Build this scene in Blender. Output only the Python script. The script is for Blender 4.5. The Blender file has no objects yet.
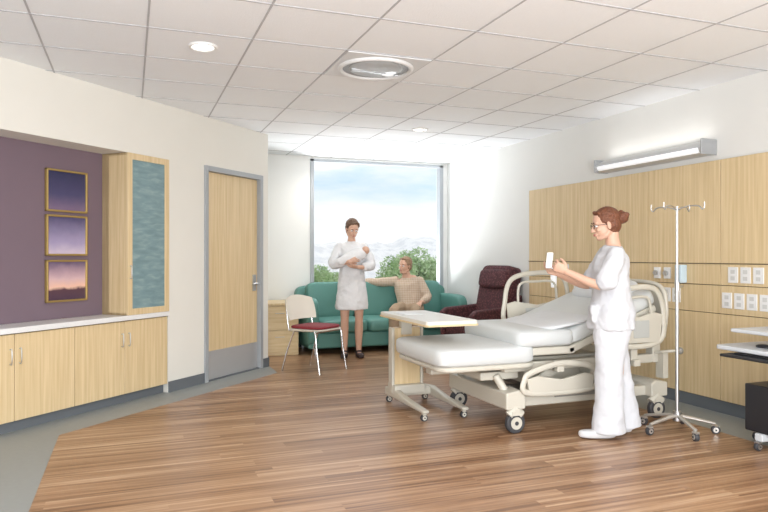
import bpy, math, random
from mathutils import Vector, Matrix, Euler, noise
V = Vector
random.seed(7)
R45 = Matrix.Translation((0, 6.21, 0)) @ Matrix.Rotation(math.radians(45), 4, 'Z')
H = 2.67

# ------------------------------------------------------------------ materials
def _new(name):
    m = bpy.data.materials.new(name); m.use_nodes = True
    nt = m.node_tree; b = nt.nodes['Principled BSDF']
    return m, nt, b

def mat(name, col, rough=.5, metal=0, bump=0, bscale=60, var=0, vscale=4, emis=None, es=0, coat=0, sheen=0):
    m, nt, b = _new(name)
    b.inputs['Base Color'].default_value = (*col, 1)
    b.inputs['Roughness'].default_value = rough
    b.inputs['Metallic'].default_value = metal
    b.inputs['Coat Weight'].default_value = coat
    b.inputs['Sheen Weight'].default_value = sheen
    if emis:
        b.inputs['Emission Color'].default_value = (*emis, 1); b.inputs['Emission Strength'].default_value = es
    tc = nt.nodes.new('ShaderNodeTexCoord')
    n = nt.nodes.new('ShaderNodeTexNoise'); n.inputs['Scale'].default_value = vscale; n.inputs['Detail'].default_value = 5
    nt.links.new(tc.outputs['Object'], n.inputs['Vector'])
    mx = nt.nodes.new('ShaderNodeMix'); mx.data_type = 'RGBA'
    v = max(var, .02)
    mx.inputs[6].default_value = (*[max(0, c*(1-v)) for c in col], 1)
    mx.inputs[7].default_value = (*[min(1, c*(1+v)) for c in col], 1)
    nt.links.new(n.outputs['Fac'], mx.inputs[0]); nt.links.new(mx.outputs[2], b.inputs['Base Color'])
    if bump:
        n2 = nt.nodes.new('ShaderNodeTexNoise'); n2.inputs['Scale'].default_value = bscale; n2.inputs['Detail'].default_value = 4
        nt.links.new(tc.outputs['Object'], n2.inputs['Vector'])
        bp = nt.nodes.new('ShaderNodeBump'); bp.inputs['Strength'].default_value = bump; bp.inputs['Distance'].default_value = .02
        nt.links.new(n2.outputs['Fac'], bp.inputs['Height']); nt.links.new(bp.outputs['Normal'], b.inputs['Normal'])
    return m

def ramp(nt, stops):
    r = nt.nodes.new('ShaderNodeValToRGB'); e = r.color_ramp.elements
    while len(e) > 1: e.remove(e[-1])
    e[0].position = stops[0][0]; e[0].color = (*stops[0][1], 1)
    for p, c in stops[1:]:
        x = e.new(p); x.color = (*c, 1)
    return r

def woodmat(name, c1, c2, sc=(45, 45, 1.6), rough=.45):
    m, nt, b = _new(name)
    tc = nt.nodes.new('ShaderNodeTexCoord'); mp = nt.nodes.new('ShaderNodeMapping'); mp.inputs['Scale'].default_value = sc
    n = nt.nodes.new('ShaderNodeTexNoise'); n.inputs['Scale'].default_value = 1; n.inputs['Detail'].default_value = 6
    r = ramp(nt, [(.3, c1), (.7, c2)])
    nt.links.new(tc.outputs['Object'], mp.inputs['Vector']); nt.links.new(mp.outputs[0], n.inputs['Vector'])
    nt.links.new(n.outputs['Fac'], r.inputs[0]); nt.links.new(r.outputs[0], b.inputs['Base Color'])
    b.inputs['Roughness'].default_value = rough
    return m

def floor_wood():
    m, nt, b = _new('floor_wood_plank')
    N = nt.nodes.new; L = nt.links.new
    tc = N('ShaderNodeTexCoord'); sp = N('ShaderNodeSeparateXYZ'); L(tc.outputs['Object'], sp.inputs[0])
    def mth(op, a, b_=None):
        k = N('ShaderNodeMath'); k.operation = op
        for i, q in enumerate([a, b_]):
            if q is None: continue
            if isinstance(q, (int, float)): k.inputs[i].default_value = q
            else: L(q, k.inputs[i])
        return k.outputs[0]
    yr = mth('DIVIDE', sp.outputs['Y'], .11); row = mth('FLOOR', yr)
    wn = N('ShaderNodeTexWhiteNoise'); wn.noise_dimensions = '1D'; L(row, wn.inputs['W'])
    xo = mth('ADD', sp.outputs['X'], mth('MULTIPLY', wn.outputs['Value'], 5.0))
    xc = mth('DIVIDE', xo, 1.7); col = mth('FLOOR', xc)
    cb = N('ShaderNodeCombineXYZ'); L(row, cb.inputs[0]); L(col, cb.inputs[1])
    w2 = N('ShaderNodeTexWhiteNoise'); w2.noise_dimensions = '3D'; L(cb.outputs[0], w2.inputs['Vector'])
    cg = N('ShaderNodeCombineXYZ')
    L(mth('ADD', mth('MULTIPLY', sp.outputs['X'], .8), mth('MULTIPLY', w2.outputs['Value'], 13.0)), cg.inputs[0])
    L(mth('MULTIPLY', sp.outputs['Y'], 30.0), cg.inputs[1]); L(mth('MULTIPLY', w2.outputs['Value'], 40.0), cg.inputs[2])
    n = N('ShaderNodeTexNoise'); n.inputs['Scale'].default_value = 1; n.inputs['Detail'].default_value = 5; n.inputs['Roughness'].default_value = .6
    L(cg.outputs[0], n.inputs['Vector'])
    fac = mth('ADD', mth('MULTIPLY', n.outputs['Fac'], .88), mth('MULTIPLY', w2.outputs['Value'], .15))
    r = ramp(nt, [(.32, (.14, .068, .034)), (.45, (.265, .142, .074)), (.56, (.375, .22, .124)), (.70, (.53, .36, .23))])
    L(fac, r.inputs[0])
    fy = mth('FRACT', yr); s1 = mth('LESS_THAN', fy, .02)
    mx = N('ShaderNodeMix'); mx.data_type = 'RGBA'; L(mth('MULTIPLY', s1, .3), mx.inputs[0]); L(r.outputs[0], mx.inputs[6]); mx.inputs[7].default_value = (.12, .06, .03, 1)
    L(mx.outputs[2], b.inputs['Base Color']); b.inputs['Roughness'].default_value = .34
    return m

def gradient_art(name, z0, z1, stops):
    m, nt, b = _new(name)
    tc = nt.nodes.new('ShaderNodeTexCoord'); sp = nt.nodes.new('ShaderNodeSeparateXYZ'); nt.links.new(tc.outputs['Object'], sp.inputs[0])
    mr = nt.nodes.new('ShaderNodeMapRange'); mr.inputs[1].default_value = z0; mr.inputs[2].default_value = z1
    n = nt.nodes.new('ShaderNodeTexNoise'); n.inputs['Scale'].default_value = 14; nt.links.new(tc.outputs['Object'], n.inputs['Vector'])
    ma = nt.nodes.new('ShaderNodeMath'); ma.operation = 'MULTIPLY_ADD'; ma.inputs[1].default_value = .14; 
    nt.links.new(n.outputs['Fac'], ma.inputs[0]); nt.links.new(mr.outputs[0], ma.inputs[2]); nt.links.new(sp.outputs['Z'], mr.inputs[0])
    r = ramp(nt, stops); nt.links.new(ma.outputs[0], r.inputs[0]); nt.links.new(r.outputs[0], b.inputs['Base Color'])
    b.inputs['Roughness'].default_value = .25
    return m

M_wall = mat('wall_cream', (.76, .74, .68), .8)
M_wallr = mat('wall_offwhite', (.755, .755, .73), .8)
M_purple = mat('wall_purple', (.175, .125, .155), .8)
M_ceil = mat('ceiling_tile', (.87, .895, .92), .9, bump=.15, bscale=120, var=.03, vscale=90)
M_bar = mat('ceiling_bar', (.46, .46, .48), .6)
M_maple = woodmat('maple_panel', (.60, .45, .245), (.74, .585, .36))
M_mapleh = woodmat('maple_laminate', (.62, .47, .26), (.74, .59, .36), sc=(3, 45, 45))
M_gap = mat('dark_gap', (.16, .12, .07), .8)
M_floorg = mat('floor_grey_vinyl', (.29, .305, .295), .5, var=.06, vscale=30)
M_floorw = floor_wood()
M_base = mat('baseboard_grey', (.13, .145, .16), .6)
M_frame = mat('frame_grey', (.36, .38, .40), .4)
M_steel = mat('brushed_steel', (.62, .63, .64), .3, 1)
M_kick = mat('kickplate', (.55, .56, .57), .45, .5)
M_chrome = mat('chrome', (.75, .76, .78), .15, 1)
M_white = mat('white_plastic', (.78, .78, .77), .4)
M_bed = mat('bed_beige', (.56, .53, .455), .4)
M_bedd = mat('bed_grey', (.28, .27, .245), .5)
M_matt = mat('mattress_vinyl', (.60, .62, .615), .5, bump=.05, bscale=12)
M_sheet = mat('sheet_white', (.66, .675, .69), .8, bump=.4, bscale=9)
M_tire = mat('tire', (.05, .05, .055), .6)
M_black = mat('black_plastic', (.015, .015, .018), .4)
M_teal = mat('sofa_teal', (.10, .255, .22), .5, bump=.06, bscale=15)
M_maroon = mat('maroon_seat', (.22, .02, .03), .7)
M_shell = mat('chair_shell', (.76, .72, .63), .45)
M_counter = mat('counter_white', (.76, .76, .755), .35, var=.08, vscale=120)
M_gold = mat('gold_frame', (.5, .36, .13), .35, .7)
M_skin = mat('skin', (.62, .38, .275), .5, var=.05, vscale=20)
M_skin2 = mat('skin_tan', (.62, .37, .26), .5, var=.05, vscale=20)
M_scrub = mat('scrub_white', (.59, .60, .63), .9, bump=.35, bscale=8)
M_gown = mat('gown_white', (.72, .72, .73), .85, bump=.4, bscale=9, var=.03, vscale=60)
M_khaki = mat('khaki', (.36, .26, .17), .85, bump=.4, bscale=9)
M_hair1 = mat('hair_auburn', (.16, .055, .025), .5, bump=.8, bscale=60, var=.4, vscale=40)
M_hair2 = mat('hair_brown', (.14, .075, .04), .5, bump=.8, bscale=60, var=.4, vscale=40)
M_hair3 = mat('hair_sandy', (.30, .18, .10), .5, bump=.8, bscale=60, var=.4, vscale=40)
M_eye = mat('eye_white', (.8, .8, .8), .2)
M_iris = mat('iris', (.04, .025, .02), .2)
M_lip = mat('lip', (.5, .16, .14), .5)
M_brow = mat('brow', (.10, .05, .03), .8)
M_shoe = mat('shoe_white', (.56, .56, .57), .5)
M_slip = mat('slipper_dark', (.05, .035, .035), .8)
M_emit = mat('lamp_emitter', (1, 1, 1), .5, emis=(1, .97, .92), es=4)
M_diff = mat('lamp_diffuser', (.85, .87, .9), .3, emis=(.9, .95, 1), es=.45)

def plaid():
    m, nt, b = _new('plaid_shirt')
    N = nt.nodes.new; L = nt.links.new
    tc = N('ShaderNodeTexCoord'); cols = []
    for dr in ('Y', 'Z'):
        w_ = N('ShaderNodeTexWave'); w_.wave_type = 'BANDS'; w_.bands_direction = dr; w_.inputs['Scale'].default_value = 13; w_.inputs['Distortion'].default_value = .6
        L(tc.outputs['Object'], w_.inputs['Vector']); cols.append(w_.outputs['Fac'])
    a = N('ShaderNodeMath'); a.operation = 'ADD'; L(cols[0], a.inputs[0]); L(cols[1], a.inputs[1])
    h = N('ShaderNodeMath'); h.operation = 'MULTIPLY'; h.inputs[1].default_value = .5; L(a.outputs[0], h.inputs[0])
    r = ramp(nt, [(.15, (.45, .33, .24)), (.5, (.52, .40, .30)), (.85, (.57, .48, .39))]); L(h.outputs[0], r.inputs[0]); L(r.outputs[0], b.inputs['Base Color'])
    b.inputs['Roughness'].default_value = .9
    return m
M_shirt = plaid()

def maroon_pattern():
    m, nt, b = _new('recliner_fabric')
    tc = nt.nodes.new('ShaderNodeTexCoord'); vo = nt.nodes.new('ShaderNodeTexVoronoi'); vo.inputs['Scale'].default_value = 42
    nt.links.new(tc.outputs['Object'], vo.inputs['Vector'])
    r = ramp(nt, [(.0, (.20, .07, .07)), (.45, (.075, .022, .028)), (1, (.04, .014, .016))])
    nt.links.new(vo.outputs['Distance'], r.inputs[0]); nt.links.new(r.outputs[0], b.inputs['Base Color'])
    b.inputs['Roughness'].default_value = .8
    return m
M_recl = maroon_pattern()

def teal_glass():
    m, nt, b = _new('teal_glass')
    tc = nt.nodes.new('ShaderNodeTexCoord'); mp = nt.nodes.new('ShaderNodeMapping'); mp.inputs['Scale'].default_value = (8, 8, 30); mp.inputs['Rotation'].default_value = (.5, .3, 0)
    n = nt.nodes.new('ShaderNodeTexNoise'); n.inputs['Scale'].default_value = 1; n.inputs['Detail'].default_value = 5; n.inputs['Distortion'].default_value = .5
    nt.links.new(tc.outputs['Object'], mp.inputs[0]); nt.links.new(mp.outputs[0], n.inputs['Vector'])
    r = ramp(nt, [(.35, (.165, .26, .28)), (.55, (.205, .31, .33)), (.7, (.27, .37, .385))])
    nt.links.new(n.outputs['Fac'], r.inputs[0]); nt.links.new(r.outputs[0], b.inputs['Base Color'])
    b.inputs['Roughness'].default_value = .3
    return m
M_tglass = teal_glass()

def pane():
    m, nt, b = _new('window_glass')
    nt.nodes.remove(b); o = nt.nodes['Material Output']
    t = nt.nodes.new('ShaderNodeBsdfTransparent'); g = nt.nodes.new('ShaderNodeBsdfGlossy'); g.inputs['Roughness'].default_value = .02
    mx = nt.nodes.new('ShaderNodeMixShader'); mx.inputs[0].default_value = .03
    nt.links.new(t.outputs[0], mx.inputs[1]); nt.links.new(g.outputs[0], mx.inputs[2]); nt.links.new(mx.outputs[0], o.inputs[0])
    return m
M_pane = pane()

# ------------------------------------------------------------------ mesh builder
def cr(pts, k=6, closed=False):
    """catmull-rom through tuples"""
    out = []; n = len(pts)
    g = (lambda i: pts[i % n]) if closed else (lambda i: pts[min(max(i, 0), n-1)])
    for i in range(n if closed else n-1):
        p0, p1, p2, p3 = g(i-1), g(i), g(i+1), g(i+2)
        for j in range(k):
            t = j/k
            out.append(tuple(.5*((2*b)+(-a+c)*t+(2*a-5*b+4*c-d)*t*t+(-a+3*b-3*c+d)*t**3) for a, b, c, d in zip(p0, p1, p2, p3)))
    if not closed: out.append(tuple(pts[-1]))
    return out

class MB:
    def __init__(s): s.v = []; s.f = []; s.m = []; s.M = Matrix.Identity(4)
    def add(s, vs, fs, mi=0):
        o = len(s.v); s.v += [s.M @ V(p) for p in vs]; s.f += [[i+o for i in f] for f in fs]; s.m += [mi]*len(fs); return s
    def box(s, x0, x1, y0, y1, z0, z1, mi=0):
        vs = [(x, y, z) for x in (x0, x1) for y in (y0, y1) for z in (z0, z1)]
        return s.add(vs, [(0, 1, 3, 2), (4, 6, 7, 5), (0, 4, 5, 1), (2, 3, 7, 6), (0, 2, 6, 4), (1, 5, 7, 3)], mi)
    def sweep(s, pts, rad, mi=0, n=12, closed=False, ref=None, cap=True):
        P = [V(p[:3]) for p in pts]; m = len(P)
        if not isinstance(rad, list): rad = [rad]*m
        vs = []; prev = None
        for i in range(m):
            if closed: t = P[(i+1) % m]-P[i-1]
            else: t = P[min(i+1, m-1)]-P[max(i-1, 0)]
            t.normalize()
            rv = V(ref) if ref is not None else (prev if prev is not None else (V((0, 0, 1)) if abs(t.z) < .9 else V((1, 0, 0))))
            sd = rv - t*rv.dot(t)
            if sd.length < 1e-5: sd = t.orthogonal()
            sd.normalize(); prev = sd; ot = t.cross(sd)
            r = rad[i]; a, b = (r if isinstance(r, (tuple, list)) else (r, r))
            for j in range(n):
                q = 2*math.pi*j/n
                vs.append(P[i]+sd*a*math.cos(q)+ot*b*math.sin(q))
        fs = []
        for i in range(m if closed else m-1):
            for j in range(n):
                k = (i+1) % m
                fs.append((i*n+j, i*n+(j+1) % n, k*n+(j+1) % n, k*n+j))
        if cap and not closed:
            fs.append(tuple(reversed(range(n)))); fs.append(tuple((m-1)*n+j for j in range(n)))
        return s.add(vs, fs, mi)
    def cyl(s, p0, p1, r0, r1=None, mi=0, n=20):
        return s.sweep([p0, p1], [r0, r0 if r1 is None else r1], mi, n)
    def tube(s, pts, r, mi=0, n=10, k=6, closed=False):
        return s.sweep(cr([tuple(p) for p in pts], k, closed), r, mi, n, closed)
    def sph(s, c, r, mi=0, n=20, m=12, R=None):
        if not isinstance(r, (tuple, list)): r = (r, r, r)
        return s.sup(c, (2*r[0], 2*r[1], 2*r[2]), 1.0, 1.0, mi, n, m, R)
    def sup(s, c, size, e=.3, e2=None, mi=0, n=32, m=16, R=None):
        """superellipsoid (puffy box)"""
        e2 = e if e2 is None else e2
        f = lambda w, q: math.copysign(abs(w)**q, w)
        vs = []; c = V(c)
        for i in range(m+1):
            a = -math.pi/2+math.pi*i/m
            for j in range(n):
                b = 2*math.pi*j/n
                p = V((f(math.cos(a), e2)*f(math.cos(b), e)*size[0]/2, f(math.cos(a), e2)*f(math.sin(b), e)*size[1]/2, f(math.sin(a), e2)*size[2]/2))
                if R is not None: p = R @ p
                vs.append(c+p)
        fs = [(i*n+j, i*n+(j+1) % n, (i+1)*n+(j+1) % n, (i+1)*n+j) for i in range(m) for j in range(n)]
        return s.add(vs, fs, mi)
    def limb(s, pts, rad, k=6, n=16, ref=None):
        q = cr([tuple(p)+((r, r) if not isinstance(r, tuple) else r) for p, r in zip(pts, rad)], k)
        s.sweep([a[:3] for a in q], [(a[3], a[4]) for a in q], 0, n, ref=ref)
        if not isinstance(rad[0], tuple): s.sph(pts[0], rad[0]*.98)
        if not isinstance(rad[-1], tuple): s.sph(pts[-1], rad[-1]*.98)
        return s
    def prism(s, out, ax, a0, a1, mi=0):
        """extrude 2D outline along axis ax ('X','Y','Z')"""
        def P(p, a): return {'X': (a, p[0], p[1]), 'Y': (p[0], a, p[1]), 'Z': (p[0], p[1], a)}[ax]
        n = len(out); vs = [P(p, a0) for p in out]+[P(p, a1) for p in out]
        fs = [tuple(range(n)), tuple(reversed(range(n, 2*n)))]+[(i, n+i, n+(i+1) % n, (i+1) % n) for i in range(n)]
        return s.add(vs, fs, mi)
    def caster(s, x, y, r, w=.03, mt=0, mh=1, yaw=0, z=0):
        d = V((-math.sin(yaw), math.cos(yaw), 0)); c = V((x, y, r+z))
        s.sweep([c-d*w/2, c-d*w*.35, c+d*w*.35, c+d*w/2], [r*.9, r, r, r*.9], mt, 24)
        s.cyl(c-d*(w/2+.004), c+d*(w/2+.004), r*.6, None, mh, 20)
        s.cyl(c-d*(w/2+.008), c+d*(w/2+.008), r*.2, None, mt, 12)
        s.box(x-r*.5, x+r*.5, y-w*.75, y+w*.75, z+r*1.75, z+r*2.15, mh)
    def build(s, name, mats, parent=None, bevel=0, remesh=0, smit=3, disp=0, dscale=.12, angle=38, seg=2):
        me = bpy.data.meshes.new(name); me.from_pydata([tuple(v) for v in s.v], [], s.f); me.update()
        if not isinstance(mats, (list, tuple)): mats = [mats]
        for m in mats: me.materials.append(m)
        ob = bpy.data.objects.new(name, me); bpy.context.scene.collection.objects.link(ob)
        if not remesh:
            for p, mi in zip(me.polygons, s.m): p.material_index = mi
            bm = __import__('bmesh').new(); bm.from_mesh(me); __import__('bmesh').ops.recalc_face_normals(bm, faces=bm.faces); bm.to_mesh(me); bm.free()
        if remesh:
            r = ob.modifiers.new('r', 'REMESH'); r.mode = 'VOXEL'; r.voxel_size = remesh; r.use_smooth_shade = True
            sm = ob.modifiers.new('s', 'SMOOTH'); sm.factor = .5; sm.iterations = smit
            if disp:
                tx = bpy.data.textures.new(name+'_t', 'CLOUDS'); tx.noise_scale = dscale; tx.noise_depth = 2
                d = ob.modifiers.new('d', 'DISPLACE'); d.texture = tx; d.strength = disp; d.mid_level = .5
            dg = bpy.context.evaluated_depsgraph_get()
            nm = bpy.data.meshes.new_from_object(ob.evaluated_get(dg)); ob.modifiers.clear()
            ob.data = nm; me = nm
            me.materials.clear(); me.materials.append(mats[0])
            for p in me.polygons: p.use_smooth = True; p.material_index = 0
        else:
            for p in me.polygons: p.use_smooth = True
            me.set_sharp_from_angle(angle=math.radians(angle))
            if bevel:
                b = ob.modifiers.new('b', 'BEVEL'); b.width = bevel; b.segments = seg; b.limit_method = 'ANGLE'; b.angle_limit = math.radians(50)
                w = ob.modifiers.new('w', 'WEIGHTED_NORMAL'); w.keep_sharp = False
        if parent: ob.parent = parent
        return ob

def empty(name, loc=(0, 0, 0), yaw=0):
    e = bpy.data.objects.new(name, None); bpy.context.scene.collection.objects.link(e)
    e.location = loc; e.rotation_euler = (0, 0, math.radians(yaw)); e.empty_display_size = .2
    return e
def rrect(x0, x1, y0, y1, r, k=5):
    o = []
    for cx, cy, a in ((x1-r, y1-r, 0), (x0+r, y1-r, 90), (x0+r, y0+r, 180), (x1-r, y0+r, 270)):
        for j in range(k+1):
            t = math.radians(a+90*j/k); o.append((cx+r*math.cos(t), cy+r*math.sin(t)))
    return o

# ------------------------------------------------------------------ room shell
b = MB(); b.box(-4.3, 4.7, -1.6, 9.4, -.12, 0, 0)
z = .002
wp = [(-.47, -1.6), (3.98, -1.6), (3.98, 9.13), (1.5, 9.13), (1.5, 7.22), (-.47, 5.25)]
b.add([(x, y, z) for x, y in wp], [list(range(6))], 1)
b.build('floor', [M_floorg, M_floorw])

ceil = MB().box(-4.3, 4.7, -1.6, 9.4, H, H+.1).build('ceiling', [M_ceil])
g = MB()
x = .10-.64*6
while x < 4.5: g.box(x-.006, x+.006, -1.6, 9.15, H-.003, H+.002); x += .64
y = 4.34-.64*9
while y < 9.15: g.box(-4, 4.49, y-.006, y+.006, H-.0035, H+.002); y += .64
g.build('ceiling_grid_bars', [M_bar], ceil)

b = MB(); b.box(4.49, 4.61, -1.6, 9.3, 0, H); b.build('wall_right', M_wallr)
# left (45 degree) wall
b = MB(); b.M = R45
b.box(-5.6, -3.2, 0, .12, 0, H); b.box(-3.2, .467, 0, .40, 2.165, H)
b.box(.467, .979, 0, .40, 0, H); b.box(.979, 1.984, 0, .12, 2.18, H); b.box(1.984, 2.104, 0, .12, 0, H)
b.build('wall_left', M_wall)
b = MB(); b.M = R45; b.box(-3.2, .467, .28, .40, 0, 2.165); b.box(-3.3, -3.2, .0, .40, 0, 2.165)
b.build('wall_alcove', M_purple)
MB().box(1.37, 1.488, 7.72, 9.3, 0, H).build('wall_corner_return', M_wall)
b = MB(); WX0, WX1, WZ0, WZ1 = 2.37, 4.41, .74, 2.635
b.box(1.37, WX0, 9.15, 9.35, 0, H); b.box(WX0, WX1, 9.15, 9.35, 0, WZ0); b.box(WX0, WX1, 9.15, 9.35, WZ1, H); b.box(WX1, 4.49, 9.15, 9.35, 0, H)
b.build('wall_back', M_wallr)
# trims
b = MB(); b.M = R45; b.box(.47, .975, -.012, 0, 0, .1); b.box(1.99, 2.11, -.012, 0, 0, .1); b.box(-5.6, -3.2, -.012, 0, 0, .1); b.build('baseboard_left', M_base)
MB().box(4.475, 4.49, -1.6, 9.14, 0, .1).build('baseboard_right', M_base)
MB().box(1.49, 4.47, 9.135, 9.15, 0, .1).build('baseboard_back', M_base)

# window
w = empty('window_1', (0, 9.15, 0))
b = MB(); f = .045
b.box(WX0-.01, WX0+f, -.015, .1, WZ0, WZ1); b.box(WX1-f, WX1+.01, -.015, .1, WZ0, WZ1)
b.box(WX0-.01, WX1+.01, -.015, .1, WZ1-f*.8, WZ1); b.box(WX0-.01, WX1+.01, -.03, .1, WZ0-.02, WZ0+f)
b.build('frame', M_frame, w, bevel=.004)
MB().box(WX0+f, WX1-f, .05, .056, WZ0+f, WZ1-f*.8).build('glass', M_pane, w)

# door
d = empty('door_1', (0, 6.21, 0), 45)
MB().box(1.032, 1.93, .03, .075, .012, 2.125).build('slab', M_maple, d, bevel=.002)
b = MB(); b.box(.979, 1.03, -.018, .11, 0, 2.18); b.box(1.932, 1.984, -.018, .11, 0, 2.18); b.box(1.03, 1.932, -.018, .11, 2.128, 2.18)
b.build('frame', M_frame, d, bevel=.003)
MB().box(1.04, 1.922, .026, .031, .012, .30).build('kickplate', M_kick, d)
b = MB(); b.cyl((1.868, .03, .96), (1.868, .018, .96), .028); b.cyl((1.868, .02, .96), (1.868, -.03, .96), .009)
b.tube([(1.868, -.03, .96), (1.82, -.035, .96), (1.76, -.03, .955)], .010); b.box(1.84, 1.896, .018, .032, .88, 1.06)
b.build('lever_handle', M_steel, d)
MB().box(1.0, 1.96, -.0, .09, 0, .01).build('threshold', M_base, d)

# alcove base cabinets and counter
c = empty('base_cabinet', (0, 6.21, 0), 45)
MB().box(-3.19, .46, .022, .275, .1, .715).build('carcass', M_gap, c)
MB().box(-3.19, .46, .05, .275, 0, .1).build('toe_kick', M_base, c)
b = MB(); hs = MB(); k = 0; x = .462
while x > -3.1:
    b.box(x-.516, x-.003, .0, .02, .085, .708)
    hx = x-.516+.035 if k % 2 == 0 else x-.035-.003
    hs.tube([(hx, 0, .60), (hx, -.022, .60), (hx, -.022, .50), (hx, 0, .50)], .004, k=3)
    x -= .519; k += 1
b.build('doors', M_maple, c, bevel=.002); hs.build('handles', M_steel, c)
MB().box(-3.19, .465, -.022, .278, .716, .757).build('countertop', M_counter, c, bevel=.004)
# display cabinet
c = empty('glass_display_cabinet', (0, 6.21, 0), 45)
b = MB(); x0, x1, z0, z1 = -.045, .462, .758, 2.163
b.box(x0, x0+.02, .0, .278, z0, z1); b.box(x1-.02, x1, .0, .278, z0, z1); b.box(x0, x1, .0, .278, z0, z0+.02); b.box(x0, x1, .0, .278, z1-.02, z1); b.box(x0, x1, .2, .278, z0, z1)
b.build('carcass', M_maple, c)
b = MB(); st = .055
b.box(x0, x0+st, -.02, .0, z0, z1); b.box(x1-st, x1, -.02, .0, z0, z1); b.box(x0+st, x1-st, -.02, .0, z0, z0+st); b.box(x0+st, x1-st, -.02, .0, z1-st, z1)
b.build('door_frame', M_maple, c, bevel=.002)
MB().box(x0+st, x1-st, -.012, -.005, z0+st, z1-st).build('glass_panel', M_tglass, c)
MB().tube([(x0+.025, -.02, 1.18), (x0+.025, -.04, 1.18), (x0+.025, -.04, 1.08), (x0+.025, -.02, 1.08)], .004, k=3).build('handle', M_steel, c)

# framed pictures
arts = [([(.0, (.22, .15, .24)), (.5, (.06, .055, .14)), (1, (.025, .025, .08))], 1.630, 1.975),
        ([(.05, (.62, .52, .62)), (.4, (.35, .3, .47)), (1, (.08, .07, .16))], 1.272, 1.605),
        ([(.1, (.07, .04, .07)), (.36, (.10, .05, .07)), (.42, (.80, .50, .38)), (.62, (.62, .42, .45)), (1, (.14, .10, .18))], .895, 1.238)]
for st_, za, zb in arts:
    p = empty('framed_picture', (0, 6.21, 0), 45)
    a0, a1 = -.625, -.225; fw = .016
    b = MB(); b.box(a0, a0+fw, .25, .279, za, zb); b.box(a1-fw, a1, .25, .279, za, zb); b.box(a0, a1, .25, .279, za, za+fw); b.box(a0, a1, .25, .279, zb-fw, zb)
    b.build('frame', M_gold, p, bevel=.003)
    MB().box(a0+fw, a1-fw, .262, .275, za+fw, zb-fw).build('print', gradient_art('art', za, zb, st_), p)

# headwall panelling
p = empty('headwall_panel', (4.49, 0, 0))
b = MB(); MB().box(-.018, -.001, 2.0, 6.88, .1, 2.05).build('backing', M_gap, p)
ys = [6.88, 6.53, 5.72, 4.91, 4.10, 3.29, 2.48, 2.0]
for i in range(len(ys)-1):
    ya, yb = ys[i+1]+.003, ys[i]-.003
    for za, zb in ((.105, .80), (.806, 1.03), (1.036, 1.205), (1.211, 2.05)):
        b.box(-.028, -.016, ya, yb, za, zb)
b.build('wood_panels', M_maple, p, bevel=.002)
MB().box(-.034, -.016, 2.0, 6.88, 1.204, 1.212).build('metal_rail', M_gap, p)
def plates(yc, zc, n=1, kind=0):
    e = empty('wall_outlet', (4.462, yc, zc))
    b = MB()
    for i in range(n):
        o = (i-(n-1)/2)*.115
        b.box(-.008, 0, o-.045, o+.045, -.062, .062, 0)
        b.box(-.010, -.007, o-.02, o+.02, .010, .042, 1); b.box(-.010, -.007, o-.02, o+.02, -.042, -.010, 1)
    b.build('plate', [M_white, mat('outlet_face', (.6, .6, .58), .4)], e, bevel=.002)
for yc, zc, n in ((3.86, 1.12, 3), (3.86, .915, 4), (4.62, .93, 2), (6.2, 1.12, 2), (5.9, .92, 2), (3.45, 1.12, 2), (5.3, 1.12, 1)):
    plates(yc, zc, n)
for yc in (4.78, 4.66):
    e = empty('medical_gas_outlet', (4.461, yc, 1.12)); b = MB(); b.box(-.02, 0, -.035, .035, -.05, .05); b.cyl((-.02, 0, 0), (-.045, 0, 0), .022, None, 1); b.build('body', [M_white, M_steel], e, bevel=.003)
e = empty('suction_regulator', (4.461, 6.32, 1.12)); b = MB(); b.box(-.06, 0, -.04, .04, -.04, .05); b.cyl((-.06, 0, .01), (-.08, 0, .01), .03, None, 1); b.cyl((-.04, 0, -.04), (-.04, 0, -.2), .035, .03, 1); b.build('body', [M_white, M_diff], e, bevel=.004)
e = empty('glove_box_holder', (4.461, 4.48, 1.115)); b = MB(); b.box(-.07, 0, -.035, .035, -.075, .08); b.build('body', [mat('glove_box', (.55, .68, .76), .5)], e, bevel=.006)

# over-bed wall light
e = empty('overbed_wall_light', (4.49, 4.83, 2.15))
prof = [(0, -.05), (-.11, -.05), (-.15, -.03), (-.165, .0), (-.145, .035), (-.06, .07), (0, .07)]
b = MB(); b.prism(prof, 'Y', -.66, .66, 0); b.build('housing', [mat('lamp_housing', (.62, .63, .64), .35, .2)], e, bevel=.004)
MB().prism([(-.162, .004), (-.169, .003), (-.155, -.028), (-.14, -.037), (-.135, -.030)], 'Y', -.63, .63).build('lens', M_diff, e)
b = MB(); b.box(-.17, 0, -.675, -.658, -.055, .075); b.box(-.17, 0, .658, .675, -.055, .075); b.build('end_caps', mat('lamp_cap', (.35, .36, .37), .4), e, bevel=.008)

# downlights
def downlight(x, y, pw=40):
    e = empty('recessed_downlight', (x, y, H))
    b = MB(); ring = [(.082*math.cos(t*math.pi/16), .082*math.sin(t*math.pi/16), -.004) for t in range(32)]
    b.sweep(ring, .012, 0, 8, closed=True); b.build('trim_ring', M_white, e)
    MB().cyl((0, 0, 0), (0, 0, -.005), .075, None, 0, 32).build('lens', M_emit, e)
    l = bpy.data.lights.new('lamp', 'SPOT'); l.energy = pw; l.spot_size = math.radians(150); l.spot_blend = 1; l.shadow_soft_size = .08; l.color = (1, .96, .9)
    o = bpy.data.objects.new('lamp', l); bpy.context.scene.collection.objects.link(o); o.parent = e; o.location = (0, 0, -.03)
for q in ((.455, 4.605), (2.99, 6.77), (2.6, 8.75)): downlight(*q)

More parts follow.
